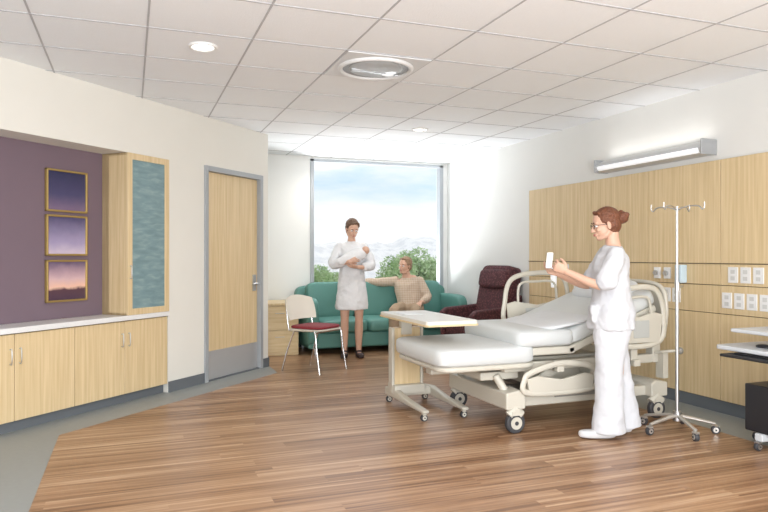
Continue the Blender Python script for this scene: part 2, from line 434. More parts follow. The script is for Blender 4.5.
# ceiling exam light
e = empty('ceiling_exam_light', (1.70, 4.66, H))
MB().box(-.312, .312, -.312, .312, -.010, .0).build('panel', mat('exam_panel', (.70, .71, .72), .5), e, bevel=.002)
b = MB(); ring = [(.262*math.cos(t*math.pi/24), .262*math.sin(t*math.pi/24), -.014) for t in range(48)]
b.sweep(ring, .018, 0, 10, closed=True); b.build('ring', mat('ring_grey', (.72, .72, .72), .35), e)
M_fr = mat('frosted_lens', (.42, .44, .45), .3, var=.2, vscale=9)
b = MB(); b.cyl((0, 0, -.010), (0, 0, -.015), .25, None, 0, 48); b.sph((.0, .0, -.014), (.20, .20, .028), 1, 40, 16); b.box(-.19, .19, -.012, .012, -.048, -.03, 2); b.sph((.11, .02, -.03), (.06, .06, .022), 3)
b.build('lamp_head', [mat('lamp_recess', (.22, .22, .22), .3, .3), M_fr, M_steel, M_diff], e)

# ------------------------------------------------------------------ hospital bed
bed = empty('hospital_bed', (3.0, 4.60, 0))
b = MB()
b.sup((-.62, 0, .555), (.80, .90, .15), .22, .35)
b.sup((-.14, 0, .665), (.50, .90, .15), .2, .4)
Rt = Matrix.Rotation(math.radians(-20), 3, 'Y')
b.sup((.465, 0, .805), (.90, .88, .15), .2, .4, R=Rt)
b.build('mattress', M_matt, bed)
MB().sup((.72, 0, .985), (.32, .62, .14), .5, .7, R=Rt).build('pillow', M_sheet, bed)
b = MB()
b.prism(rrect(-1.0, -.2, -.43, .43, .12), 'Z', .455, .495)
b.box(-.42, .12, -.42, .42, .54, .60)
b.M = Matrix.Translation((.465, 0, .72)) @ Matrix.Rotation(math.radians(-20), 4, 'Y'); b.box(-.44, .44, -.42, .42, -.04, .02); b.M = Matrix.Identity(4)
b.build('deck', M_bed, bed, bevel=.015, seg=3)
b = MB()
for s in (-1, 1):
    b.box(-.46, .90, s*.33-.035, s*.33+.035, .42, .49)
    b.box(-.42, .88, s*.36-.03, s*.36+.03, .17, .25)
    b.sweep([(-.30, s*.30, .22), (.05, s*.30, .44)], [(.02, .045)]*2, ref=(0, 1, 0), n=8)
    b.sweep([(.75, s*.30, .22), (.42, s*.30, .44)], [(.02, .045)]*2, ref=(0, 1, 0), n=8)
b.prism([(-.50, .17), (-.34, .17), (-.34, .27), (-.38, .31), (-.50, .29)], 'Y', -.46, .46)
b.prism([(.80, .17), (.96, .17), (.96, .28), (.84, .30), (.80, .27)], 'Y', -.46, .46)
b.box(-.2, .5, -.22, .22, .30, .50); b.box(.30, .42, -.36, .36, .36, .46)
b.box(-.9, -.45, -.05, .05, .38, .455); b.box(-.62, -.30, -.30, .30, .36, .42)
b.sweep([(-.5, -.30, .40), (-.44, -.34, .28)], [.03, .03], n=8); b.sweep([(-.5, .30, .40), (-.44, .34, .28)], [.03, .03], n=8)
b.build('chassis', M_bed, bed, bevel=.012, seg=3)
b = MB(); b.box(-.05, .35, -.40, .40, .22, .30); b.box(-.3, .7, -.1, .1, .2, .24); b.cyl((-.3, .12, .34), (.55, .12, .34), .025); b.cyl((-.2, -.18, .27), (.6, -.18, .36), .022)
b.tube([(-.35, -.25, .3), (-.2, -.38, .22), (.1, -.3, .26), (.3, -.36, .24)], .008); b.build('actuators', M_bedd, bed, bevel=.006)
b = MB()
for x in (-.42, .86):
    for s in (-1, 1):
        b.caster(x, s*.44, .075, .045, 0, 1); b.sweep([(x-.05, s*.44, .13), (x, s*.44, .175), (x+.05, s*.44, .13)], [(.035, .03)]*3, 1, 10)
b.build('casters', [M_tire, M_bed], bed)
def siderail(name, x0, x1, y, z0, z1, low):
    s = 1 if y > 0 else -1
    b = MB()
    pts = [(x0+.04, y, z0), (x0-.0, y, (z0+z1)/2), (x0+.07, y, z1-.05), ((x0+x1)/2, y, z1), (x1-.07, y, z1-.03), (x1, y, (z0+z1)/2), (x1-.05, y, z0)]
    q = cr(pts, 7, True); b.sweep(q, [(.014, .022)]*len(q), 0, 12, closed=True, ref=(0, 1, 0))
    zm = z0+(z1-z0)*low
    out = [(x0+.035, z0+.0), (x1-.045, z0), (x1-.015, zm), (x1-.1, zm+.02), ((x0+x1)/2, zm-.015), (x0+.1, zm+.02), (x0+.015, zm)]
    b.prism(out, 'Y', y-.012, y+.012)
    if z1-z0 > .3: b.tube([(x0+.13, y, zm+.01), (x0+.15, y, z1-.10), ((x0+x1)/2, y, z1-.075), (x1-.15, y, z1-.09), (x1-.12, y, zm+.01)], .011)
    b.box((x0+x1)/2-.03, (x0+x1)/2+.03, y-s*.05-.015, y-s*.05+.015, .42, max(z0+.06, .5)); b.box((x0+x1)/2-.03, (x0+x1)/2+.03, min(y, y-s*.08), max(y, y-s*.08), .42, .47)
    b.build(name, M_bed, bed, bevel=.006)
    if z1-z0 > .3: MB().box(x0+.2, x1-.15, y-.016, y+.016, z0+.04, zm-.04).build(name+'_controls', mat('rail_panel', (.45, .46, .44), .4), bed, bevel=.004)
siderail('siderail_far', .05, .70, .475, .66, 1.12, .42)
siderail('siderail_near', .40, .90, -.475, .60, 1.03, .5)
siderail('siderail_foot_near', -.36, .26, -.475, .285, .485, .5)
b = MB(); b.prism(rrect(-.42, .42, .60, 1.02, .12), 'X', .955, .985); b.tube([(.97, -.40, .62), (.97, -.43, .85), (.97, -.36, 1.03), (.97, 0, 1.06), (.97, .36, 1.03), (.97, .43, .85), (.97, .40, .62)], .018)
b.box(.90, .98, -.36, -.28, .42, .66); b.box(.90, .98, .28, .36, .42, .66)
b.build('headboard', M_bed, bed, bevel=.008)
b = MB(); b.tube([(.93, -.36, .50), (.97, -.46, .52), (1.06, -.47, .52)], .012); b.sph((1.07, -.47, .52), .028, 1); b.box(.95, 1.0, -.42, -.34, .3, .5)
b.build('push_handle', [M_bed, M_bedd], bed)
MB().sup((.1, -.08, .765), (.55, .7, .05), .5, .6, R=Matrix.Rotation(math.radians(-9), 3, 'Y')).build('folded_blanket', M_sheet, bed)

# ------------------------------------------------------------------ overbed table
t = empty('overbed_table', (2.21, 4.90, 0))
MB().prism(rrect(-.21, .21, -.50, .48, .03), 'Z', .765, .795).build('top', [mat('table_white', (.72, .69, .62), .35)], t, bevel=.006)
MB().prism(rrect(-.216, .216, -.506, .486, .03), 'Z', .755, .768).build('top_edge', [M_mapleh], t)
b = MB(); b.box(-.11, .13, .39, .46, .10, .66); b.build('column_cover', M_maple, t, bevel=.01)
b = MB(); b.box(-.05, .05, .38, .44, .60, .755); b.box(-.135, -.11, .38, .47, .10, .66); b.box(.13, .155, .38, .47, .10, .66); b.box(-.03, .03, .1, .44, .73, .757); b.build('column', M_bed, t, bevel=.008)
b = MB()
for x in (-.10, .24):
    b.prism([(.58, .065), (-.24, .065), (-.24, .09), (.1, .11), (.38, .15), (.58, .13)], 'X', x-.028, x+.028)
b.box(-.11, .25, .36, .50, .08, .14); b.box(-.13, .15, .33, .50, .10, .18)
b.build('base', M_bed, t, bevel=.012, seg=3)
b = MB()
for x in (-.10, .24):
    for y in (-.20, .54): b.caster(x, y, .028, .025, 0, 1)
b.build('casters', [M_tire, M_bed], t)
MB().box(-.15, .02, .05, .3, .796, .80).build('tray_paper', M_white, t)

# ------------------------------------------------------------------ IV pole
e = empty('iv_pole', (3.70, 3.78, 0))
b = MB(); b.cyl((0, 0, .1), (0, 0, 1.05), .0125); b.cyl((0, 0, 1.0), (0, 0, 1.63), .009); b.cyl((0, 0, 1.02), (0, 0, 1.08), .018); b.cyl((.0, 0, 1.05), (.05, 0, 1.05), .008)
b.cyl((0, 0, .08), (0, 0, .15), .03)
for i in range(4):
    a = math.radians(20+90*i); c_, s_ = math.cos(a), math.sin(a)
    b.tube([(0, 0, 1.6), (c_*.07, s_*.07, 1.625), (c_*.15, s_*.15, 1.625), (c_*.18, s_*.18, 1.60), (c_*.195, s_*.195, 1.615), (c_*.195, s_*.195, 1.65)], .0045, n=8)
b.build('pole', M_steel, e)
b = MB()
for i in range(5):
    a = math.radians(-35+72*i); c_, s_ = math.cos(a), math.sin(a)
    b.sweep([(0, 0, .12), (c_*.1, s_*.1, .105), (c_*.25, s_*.25, .075)], [(.014, .02), (.012, .018), (.01, .014)], 0, 10)
    b.caster(c_*.255, s_*.255, .03, .028, 1, 0, yaw=a)
b.build('base', [mat('pole_base', (.55, .52, .48), .3, .6), M_tire], e)

# ------------------------------------------------------------------ computer cart
e = empty('computer_cart', (4.05, 3.22, 0))
b = MB(); b.prism(rrect(-.30, .32, -.27, .28, .04), 'Z', .635, .665, 0); b.box(-.24, .25, -.2, .2, .755, .78, 0); b.box(-.02, .06, -.04, .04, .12, .76, 0)
b.box(-.22, .22, -.03, .03, .06, .11, 0); b.box(-.03, .03, -.28, .22, .06, .11, 0); b.box(.2, .25, -.2, .2, .66, .76, 0)
b.build('frame', [mat('cart_grey', (.58, .60, .62), .4)], e, bevel=.008)
b = MB(); b.box(-.36, .1, -.24, .18, .60, .618); b.box(-.20, .08, -.24, .12, .11, .42); b.box(-.30, -.05, -.2, .12, .618, .63)
b.box(-.06, .10, -.14, .05, .78, .81)
b.build('computer', [M_black], e, bevel=.006)
b = MB()
for x, y in ((-.22, 0), (.22, 0), (0, -.26), (0, .2)): b.caster(x, y, .028, .025, 0, 1)
b.build('casters', [M_tire, M_steel], e)
MB().sup((-.14, .02, .672), (.07, .11, .03), .8, .8).build('mouse', M_black, e)

# ------------------------------------------------------------------ sofa
s = empty('sofa', (3.24, 8.66, 0))
b = MB(); b.box(-1.12, 1.12, -.36, .40, .08, .28); b.build('base', M_teal, s, bevel=.03, seg=3)
b = MB()
for i in range(3):
    x = -.64+.64*i
    b.sup((x, -.06, .36), (.64, .72, .18), .2, .35)
b.build('seat_cushions', M_teal, s)
b = MB()
for i in range(3):
    x = -.66+.66*i
    b.sup((x, .25, .66), (.68, .20, .50), .25, .3, R=Matrix.Rotation(math.radians(-7), 3, 'X'))
b.sup((0, .37, .50), (2.26, .14, .74), .15, .2)
b.build('back_cushions', M_teal, s)
b = MB()
for sx in (-1, 1): b.sup((sx*1.06, .0, .42), (.17, .82, .62), .3, .35)
b.build('arms', M_teal, s)
b = MB()
for sx in (-1, 1):
    for sy in (-.32, .34): b.cyl((sx*1.02, sy, 0), (sx*1.02, sy, .1), .02, .025)
b.build('legs', M_steel, s)

# bedside cabinet
e = empty('drawer_cabinet', (1.78, 8.78, 0))
MB().box(-.27, .25, -.32, .34, .0, .64).build('body', M_mapleh, e, bevel=.003)
b = MB(); b.box(-.265, .245, -.34, -.322, .04, .32); b.box(-.265, .245, -.34, -.322, .33, .63); b.build('drawers', M_mapleh, e, bevel=.003)
MB().box(-.28, .26, -.35, .345, .64, .667).build('top', M_maple, e, bevel=.003)
b = MB(); b.tube([(-.05, -.34, .54), (-.05, -.36, .54), (.05, -.36, .54), (.05, -.34, .54)], .004, k=3); b.tube([(-.05, -.34, .24), (-.05, -.36, .24), (.05, -.36, .24), (.05, -.34, .24)], .004, k=3); b.build('pulls', M_steel, e)

# recliner (forward +x)
e = empty('recliner_armchair', (4.02, 7.28, 0), 188)
b = MB(); b.box(-.30, .34, -.27, .27, .10, .30); b.build('base', M_recl, e, bevel=.02)
b = MB(); b.sup((.04, 0, .39), (.66, .52, .2), .25, .4)
Rb = Matrix.Rotation(math.radians(-12), 3, 'Y')
b.sup((-.27, 0, .77), (.19, .60, .76), .18, .25, R=Rb); b.sup((-.25, 0, .98), (.17, .54, .24), .3, .4, R=Rb)
b.build('cushions', M_recl, e)
b = MB()
for sy in (-1, 1):
    b.prism([(-.36, .06), (.34, .06), (.38, .58), (.30, .63), (-.20, .66), (-.30, .80), (-.38, .80), (-.40, .3)], 'Y', sy*.31-.045, sy*.31+.045)
b.build('arms', M_recl, e, bevel=.03, seg=3)
b = MB()
for sx in (-.3, .3):
    for sy in (-.3, .3): b.cyl((sx, sy, 0), (sx, sy, .1), .02)
b.build('legs', M_black, e)

# guest chair (forward +x)
e = empty('guest_chair', (1.94, 7.27, 0), -52)
b = MB()
for sy in (-1, 1):
    b.tube([(.24, sy*.25, .0), (.20, sy*.245, .24), (.17, sy*.24, .44), (.10, sy*.235, .455), (-.16, sy*.225, .45), (-.205, sy*.22, .47), (-.24, sy*.215, .66), (-.265, sy*.20, .78)], .009)
    b.tube([(-.12, sy*.23, .45), (-.2, sy*.245, .24), (-.27, sy*.255, .0)], .009)
b.cyl((.17, -.24, .44), (.17, .24, .44), .008); b.cyl((-.14, -.23, .44), (-.14, .23, .44), .008)
b.build('tube_frame', M_chrome, e)
# curved back shell
vs = []; fs = []; nu, nv = 14, 8
for k_, off in ((0, 0), (1, .012)):
    for j in range(nv+1):
        for i in range(nu+1):
            u_ = -1+2*i/nu; v_ = j/nv
            wv = .235+.015*math.sin(v_*math.pi)
            vs.append((-.225-.06*v_+.055*u_*u_-off, u_*wv*(1-.1*max(0, v_-.7)), .56+.27*v_-.04*(u_*u_)*v_))
n1 = (nu+1)*(nv+1)
for j in range(nv):
    for i in range(nu):
        a = j*(nu+1)+i; q = (a, a+1, a+nu+2, a+nu+1); fs.append(q); fs.append(tuple(x+n1 for x in reversed(q)))
edge = [i for i in range(nu+1)]+[j*(nu+1)+nu for j in range(1, nv+1)]+[nv*(nu+1)+i for i in range(nu-1, -1, -1)]+[j*(nu+1) for j in range(nv-1, 0, -1)]
for i in range(len(edge)):
    a, c2 = edge[i], edge[(i+1) % len(edge)]; fs.append((a, c2, c2+n1, a+n1))
MB().add(vs, fs).build('back_shell', M_shell, e, angle=60)
MB().sup((.0, 0, .462), (.46, .47, .025), .4, .6).build('seat_shell', M_shell, e)
MB().sup((.0, 0, .487), (.44, .45, .05), .4, .6).build('seat_pad', M_maroon, e)

# ------------------------------------------------------------------ people
def orth(f, n):
    f = V(f).normalized(); n = V(n); n = (n-f*n.dot(f)).normalized(); return f, n
def hand(mb, w, f, n, thumb, curl=25, sc=.95, spread=.05):
    """w wrist, f finger dir, n palm-facing dir, thumb = +1/-1 side along f x n"""
    f, n = orth(f, n); s_ = f.cross(n)*thumb; w = V(w)
    mb.sweep([w-f*.02, w+f*.015*sc, w+f*.05*sc, w+f*.085*sc, w+f*.095*sc], [(.024*sc, .018*sc), (.027*sc, .016*sc), (.038*sc, .015*sc), (.040*sc, .013*sc), (.036*sc, .009*sc)], 0, 14, ref=s_)
    for i, L in enumerate((.070, .078, .072, .056)):
        p = w+f*(.086-.003*abs(i-1))*sc+s_*(.031-.0205*i)*sc
        d0 = (f+s_*(spread*(1.5-i))).normalized(); pts = [p-d0*.015, p]; a = 0
        for kk, fr in enumerate((.45, .30, .25)):
            a += math.radians(curl*(1.0+.12*i)*(1, 1.1, .8)[kk]); p = p+(d0*math.cos(a)+n*math.sin(a))*L*fr*sc; pts.append(p)
        r = .0084*sc*(1 if i < 3 else .88)
        mb.sweep(cr([tuple(q) for q in pts], 3), [r*(1-.25*k2/12) for k2 in range(13)], 0, 10); mb.sph(pts[-1], r*.8, n=8, m=6)
    p0 = w+f*.018*sc+s_*.018*sc; p1 = p0+(f*.55+s_*.75+n*.30).normalized()*.035*sc; p2 = p1+(f*.85+s_*.30+n*.40).normalized()*.033*sc; p3 = p2+(f*.9+s_*.05+n*.45).normalized()*.024*sc
    mb.sweep(cr([tuple(q) for q in (p0, p1, p2, p3)], 3), [.015*sc, .0145*sc, .013*sc, .0115*sc, .011*sc, .0105*sc, .010*sc, .0098*sc, .0090*sc, .0075*sc], 0, 10); mb.sph(p3, .0078*sc, n=8, m=6)

def head(mb, Hm, male=False):
    mb.M = Hm
    mb.sph((-.012, 0, .03), (.093, .073, .086)); mb.sph((.020, 0, -.028), (.062, .060, .072))
    mb.sph((.052, 0, -.088), (.024, .026 if not male else .03, .020))
    for s in (-1, 1):
        mb.sweep([(-.015, s*.052, -.045), (.02, s*.042, -.078), (.055, s*.014, -.092)], [.020, .019, .016], 0, 10)
        mb.sph((.056, s*.034, -.026), (.022, .022, .020)); mb.sph((.070, s*.027, .022), (.013, .026, .009))
        mb.sph((-.010, s*.075, -.010), (.017, .008, .030), R=Matrix.Rotation(s*.35, 3, 'Z')); mb.sph((.088, s*.0115, -.036), (.010, .008, .008))
    mb.sweep([(.074, 0, .014), (.088, 0, -.012), (.099, 0, -.032)], [.007, .0085, .0105], 0, 10); mb.sph((.098, 0, -.034), .0105)
    mb.sph((.072, 0, -.062), (.015, .025, .016))
    mb.M = Matrix.Identity(4)
def face(parent, Hm, hair, style, glasses=False):
    b = MB(); b.M = Hm
    for s in (-1, 1):
        b.sph((.0705, s*.029, .0), (.012, .014, .009), 0, 14, 10); b.sph((.0800, s*.029, -.001), (.004, .006, .006), 1, 12, 8)
        b.sweep([(.083, s*.014, .020), (.085, s*.028, .0255), (.074, s*.045, .020)], [.0025, .0035, .002], 2, 8)
    b.sweep([(.078, -.022, -.061), (.0885, -.009, -.0575), (.0895, 0, -.059), (.0885, .009, -.0575), (.078, .022, -.061)], [.001, .0035, .004, .0035, .001], 3, 8)
    b.sweep([(.078, -.020, -.063), (.088, 0, -.0665), (.078, .020, -.063)], [.001, .0048, .001], 3, 8)
    b.build('face_features', [M_eye, M_iris, M_brow, M_lip], parent)
    b = MB(); b.M = Hm
    b.sph((-.024, 0, .042), (.095, .082, .088)); b.sph((-.045, 0, .0), (.072, .076, .085))
    if style == 'bun':
        b.sph((-.130, 0, .030), (.045, .047, .045)); b.sph((-.158, .02, .045), .020); b.sph((-.15, -.02, .01), .020); b.sph((-.128, 0, .068), .018)
        b.sweep([(.045, -.05, .09), (.06, 0, .098), (.04, .055, .09)], [.012, .014, .012])
    elif style == 'short':
        for s in (-1, 1): b.sweep([(.035, s*.060, .085), (.018, s*.078, .04), (-.005, s*.080, .012)], [.012, .010, .008])
        b.sweep([(.045, .05, .095), (.062, 0, .098), (.05, -.045, .09)], [.014, .012, .012]); b.sph((-.06, 0, -.05), (.05, .06, .05))
    else:
        b.sweep([(.045, .05, .09), (.064, 0, .096), (.045, -.05, .09)], [.010, .012, .010])
    b.build('hair', hair, parent, remesh=.005, smit=2, disp=.005 if style == 'bun' else .010, dscale=.02)
    if glasses:
        b = MB(); b.M = Hm
        for s in (-1, 1):
            q = [(.092-.006*abs(math.cos(a*math.pi/8)), s*.031+.021*math.cos(a*math.pi/8), -.002+.014*math.sin(a*math.pi/8)) for a in range(16)]
            b.sweep(q, .0018, 0, 6, closed=True); b.tube([(.088, s*.052, .002), (.05, s*.072, .004), (-.015, s*.080, .0)], .0018, n=6)
        b.tube([(.094, -.010, .002), (.097, 0, .004), (.094, .010, .002)], .0018, n=6); b.build('glasses', M_black, parent)

def tors(mb, secs):
    """secs: (x,y,z, depth radius, width radius)"""
    q = cr(secs, 5); mb.sweep([a[:3] for a in q], [(a[3], a[4]) for a in q], 0, 40, ref=(1, 0, 0))
def shoe(mb, an, yaw=0, L=.26, h=.075):
    M0 = mb.M.copy(); mb.M = Matrix.Translation((an[0], an[1], 0)) @ Matrix.Rotation(math.radians(yaw), 4, 'Z')
    mb.sup((.06, 0, .032), (L, .088, .056), .75, .5); mb.sup((-.01, 0, .05), (.12, .076, .085), .8, .7); mb.M = M0

# --- nurse
n = empty('nurse', (3.17, 3.86, .004), 152)
Hn = Matrix.Translation((.035, 0, 1.487)) @ Matrix.Rotation(math.radians(4), 4, 'Z') @ Matrix.Rotation(math.radians(10), 4, 'Y') @ Matrix.Scale(.98, 4)
b = MB(); head(b, Hn)
b.limb([(-.012, 0, 1.45), (-.015, 0, 1.39), (-.025, 0, 1.31)], [.048, .047, .058])
tors(b, [(0, 0, .86, .09, .14), (0, 0, 1.05, .08, .11), (-.005, 0, 1.2, .09, .13), (-.015, 0, 1.29, .07, .13), (-.02, 0, 1.335, .045, .06)])
LW, RW = (.315, .125, 1.155), (.345, -.04, 1.135)
b.limb([(-.01, .15, 1.28), (.07, .20, 1.07), LW], [.045, .037, .024]); b.limb([(-.01, -.15, 1.28), (.10, -.20, 1.06), RW], [.045, .037, .024])
for s_ in (1, -1): b.limb([(-.01, s_*.08, .85), (-.02, s_*.085, .47), (.01 if s_ > 0 else -.10, s_*.085, .08)], [.08, .055, .036])
hand(b, LW, (.85, -.15, .50), (-.25, -.95, .15), -1, 42); hand(b, RW, (.90, .10, .30), (-.1, .5, .8), 1, 22)
b.build('body', M_skin, n, remesh=.0042, smit=2)
face(n, Hn, M_hair1, 'bun', True)
b = MB()
tors(b, [(-.005, 0, .755, .158, .195), (-.005, 0, .80, .155, .195), (-.01, 0, .9, .148, .185), (-.012, 0, 1.04, .122, .158), (-.005, 0, 1.16, .128, .162), (-.018, 0, 1.25, .112, .163), (-.02, 0, 1.305, .075, .127), (-.022, 0, 1.335, .058, .078)])
b.limb([(-.012, .145, 1.275), (.03, .19, 1.18), (.065, .21, 1.095)], [.064, .068, .072]); b.limb([(-.012, -.145, 1.275), (.04, -.19, 1.18), (.09, -.205, 1.09)], [.064, .068, .072])
b.sup((.125, .06, .86), (.05, .13, .13), .3, .4)
b.build('tunic', M_scrub, n, remesh=.008, smit=4, disp=.030, dscale=.10)
b = MB(); tors(b, [(-.01, 0, .96, .125, .16), (-.015, 0, .86, .140, .175), (-.015, 0, .77, .135, .175)])
b.limb([(.0, .085, .80), (.02, .088, .50), (.025, .088, .25), (.025, .088, .04)], [(.130, .100), (.100, .086), (.103, .086), (.118, .090)], ref=(1, 0, 0))
b.limb([(-.02, -.085, .80), (-.055, -.088, .50), (-.095, -.088, .25), (-.12, -.088, .04)], [(.130, .100), (.100, .086), (.103, .086), (.118, .090)], ref=(1, 0, 0))
b.build('trousers', M_scrub, n, remesh=.009, smit=4, disp=.030, dscale=.12)
b = MB(); shoe(b, (.045, .088), 6); shoe(b, (-.10, -.088), -8); b.build('shoes', M_shoe, n, remesh=.006)
o = MB().box(-.010, .010, -.022, .022, -.06, .06).build('thermometer', M_white, n, bevel=.006, seg=3)
o.location = (.425, .065, 1.235); o.rotation_euler = (0, math.radians(-25), math.radians(70))

# --- patient holding baby
p = empty('patient_woman', (2.60, 8.0, .004), -100)
Hp = Matrix.Translation((.045, 0, 1.605)) @ Matrix.Rotation(math.radians(12), 4, 'Z') @ Matrix.Rotation(math.radians(24), 4, 'Y')
b = MB(); head(b, Hp)
b.limb([(-.0, 0, 1.56), (-.012, 0, 1.50), (-.025, 0, 1.42)], [.048, .046, .058])
tors(b, [(0, 0, .92, .09, .14), (0, 0, 1.12, .08, .115), (-.005, 0, 1.28, .09, .13), (-.015, 0, 1.39, .07, .13), (-.02, 0, 1.435, .045, .06)])
b.limb([(-.01, .155, 1.385), (.06, .235, 1.15), (.235, .045, 1.13)], [.043, .036, .025]); b.limb([(-.01, -.155, 1.385), (.06, -.24, 1.17), (.25, -.07, 1.20)], [.043, .036, .025])
for s_ in (1, -1): b.limb([(0, s_*.085, .90), (.012, s_*.09, .49), (-.012, s_*.092, .33), (-.015, s_*.09, .08)], [.085, .052, .052, .034])
hand(b, (.235, .045, 1.13), (.25, -.9, .15), (-.5, 0, .8), 1, 20); hand(b, (.25, -.07, 1.20), (.1, .9, .25), (-.9, 0, .1), -1, 20)
for s_ in (1, -1): b.sup((.01, s_*.09, .045), (.14, .06, .045), .8, .7)
b.build('body', M_skin, p, remesh=.0045, smit=2)
face(p, Hp, M_hair2, 'short')
b = MB()
tors(b, [(.0, 0, .60, .155, .205), (.0, 0, .66, .155, .205), (0, 0, .85, .14, .185), (0, 0, 1.0, .128, .168), (-.0, 0, 1.14, .115, .150), (.01, 0, 1.27, .125, .160), (-.008, 0, 1.36, .105, .165), (-.018, 0, 1.41, .072, .125), (-.022, 0, 1.445, .055, .075)])
b.limb([(-.012, .15, 1.38), (.03, .21, 1.25), (.065, .23, 1.15), (.15, .145, 1.135)], [.060, .064, .066, .055]); b.limb([(-.012, -.15, 1.38), (.03, -.21, 1.26), (.065, -.235, 1.17), (.16, -.16, 1.18)], [.060, .064, .066, .055])
b.build('gown', M_gown, p, remesh=.008, smit=4, disp=.024, dscale=.08)
b = MB(); shoe(b, (-.01, .09), 4); shoe(b, (-.01, -.09), -10); b.build('slippers', M_slip, p, remesh=.006, smit=1)
bb = empty('swaddled_baby', (0, 0, 0)); bb.parent = p
b = MB(); b.limb([(.20, -.17, 1.20), (.19, -.05, 1.24), (.17, .08, 1.29), (.165, .12, 1.31)], [.045, .075, .078, .062]); b.build('blanket', mat('blanket', (.76, .76, .77), .9, bump=.4, bscale=14), bb, remesh=.007, disp=.015, dscale=.05)
b = MB(); b.sph((.185, .145, 1.335), (.047, .05, .052)); b.sph((.232, .145, 1.33), .008); b.build('baby_head', M_skin, bb, remesh=.004)

# --- seated man
m_ = empty('seated_man', (3.56, 8.56, 0), -122)
Hq = Matrix.Translation((-.02, -.01, 1.135)) @ Matrix.Rotation(math.radians(-28), 4, 'Z') @ Matrix.Rotation(math.radians(-4), 4, 'X') @ Matrix.Scale(1.03, 4)
b = MB(); head(b, Hq, True)
b.limb([(-.04, -.01, 1.09), (-.05, 0, 1.04), (-.07, .01, .96)], [.056, .055, .065])
tors(b, [(0, .08, .50, .10, .15), (-.03, .06, .70, .10, .13), (-.06, .03, .87, .10, .15), (-.07, .02, .95, .07, .14), (-.075, .01, .985, .05, .07)])
b.limb([(-.07, -.16, .93), (-.08, -.40, .90), (-.04, -.62, .915)], [.05, .042, .028]); b.limb([(-.07, .19, .93), (.02, .30, .69), (.27, .25, .645)], [.05, .042, .028])
for s_ in (1, -1): b.limb([(.02, .07+s_*.09, .53), (.42, .07+s_*.14, .53), (.46, .07+s_*.14, .12)], [.085, .058, .04])
hand(b, (-.04, -.62, .915), (.35, -.9, -.15), (.1, -.1, -1), 1, 22, 1.05); hand(b, (.27, .25, .645), (.9, -.15, -.2), (.1, 0, -1), -1, 20, 1.05)
b.build('body', M_skin2, m_, remesh=.005, smit=2)
face(m_, Hq, M_hair3, 'man')
b = MB(); tors(b, [(.02, .08, .50, .140, .180), (-.01, .07, .60, .140, .178), (-.035, .05, .72, .135, .178), (-.055, .03, .85, .130, .198), (-.068, .02, .925, .09, .175), (-.075, .01, .97, .065, .09), (-.075, .01, .985, .06, .075)])
b.limb([(-.07, -.155, .92), (-.085, -.30, .905), (-.085, -.42, .90), (-.055, -.56, .91)], [.070, .066, .060, .048]); b.limb([(-.07, .185, .92), (-.03, .26, .80), (.02, .305, .70), (.17, .27, .66)], [.070, .066, .062, .048])
b.build('shirt', M_shirt, m_, remesh=.009, smit=4, disp=.02, dscale=.08)
b = MB(); b.sup((.03, .08, .53), (.30, .36, .2), .7, .7)
for s_ in (1, -1): b.limb([(.04, .07+s_*.10, .54), (.40, .07+s_*.145, .545), (.45, .07+s_*.145, .40), (.46, .07+s_*.14, .12)], [.100, .078, .074, .066])
b.build('trousers', M_khaki, m_, remesh=.010, smit=4, disp=.02, dscale=.09)
b = MB(); shoe(b, (.46, .21), 5, .28); shoe(b, (.46, -.07), -5, .28); b.build('shoes', M_slip, m_, remesh=.007)

# ------------------------------------------------------------------ outside
def mountains():
    vs = []; fs = []; nx, ny = 160, 16
    for j in range(ny+1):
        for i in range(nx+1):
            x = -60+300*i/nx; t = j/ny; y = 280+60*t
            h = 8+9*noise.fractal(V((x*.022, 3.1, 0)), .9, 2.1, 5)+5*noise.noise(V((x*.01, 8, 0)))
            zz = -14+(h+15)*math.sin(t*math.pi*.5)+2.0*noise.fractal(V((x*.07, y*.07, 1)), .8, 2, 5)*t
            vs.append((x, y, zz))
    for j in range(ny):
        for i in range(nx):
            a = j*(nx+1)+i; fs.append((a, a+1, a+nx+2, a+nx+1))
    m, nt, b_ = _new('snowy_mountain')
    tc = nt.nodes.new('ShaderNodeTexCoord'); n_ = nt.nodes.new('ShaderNodeTexNoise'); n_.inputs['Scale'].default_value = .16; n_.inputs['Detail'].default_value = 8
    nt.links.new(tc.outputs['Object'], n_.inputs['Vector']); r = ramp(nt, [(.40, (.86, .85, .84)), (.56, (1, .98, .95))]); nt.links.new(n_.outputs['Fac'], r.inputs[0]); nt.links.new(r.outputs[0], b_.inputs['Base Color'])
    b_.inputs['Roughness'].default_value = 1
    MB().add(vs, fs).build('mountain_range', m, angle=180)
mountains()
MB().box(-200, 300, 12, 420, -9, -8).build('ground_outside', mat('snow_ground', (.90, .90, .89), .9, var=.06, vscale=.1))
def leafmat():
    m, nt, b_ = _new('foliage'); tc = nt.nodes.new('ShaderNodeTexCoord'); n_ = nt.nodes.new('ShaderNodeTexNoise'); n_.inputs['Scale'].default_value = 2.5; n_.inputs['Detail'].default_value = 6
    nt.links.new(tc.outputs['Object'], n_.inputs['Vector']); r = ramp(nt, [(.35, (.26, .40, .16)), (.55, (.45, .60, .30)), (.7, (.72, .80, .52))]); nt.links.new(n_.outputs['Fac'], r.inputs[0]); nt.links.new(r.outputs[0], b_.inputs['Base Color'])
    b_.inputs['Roughness'].default_value = .8
    return m
M_leaf = leafmat(); M_bark = mat('bark', (.12, .08, .05), .9)
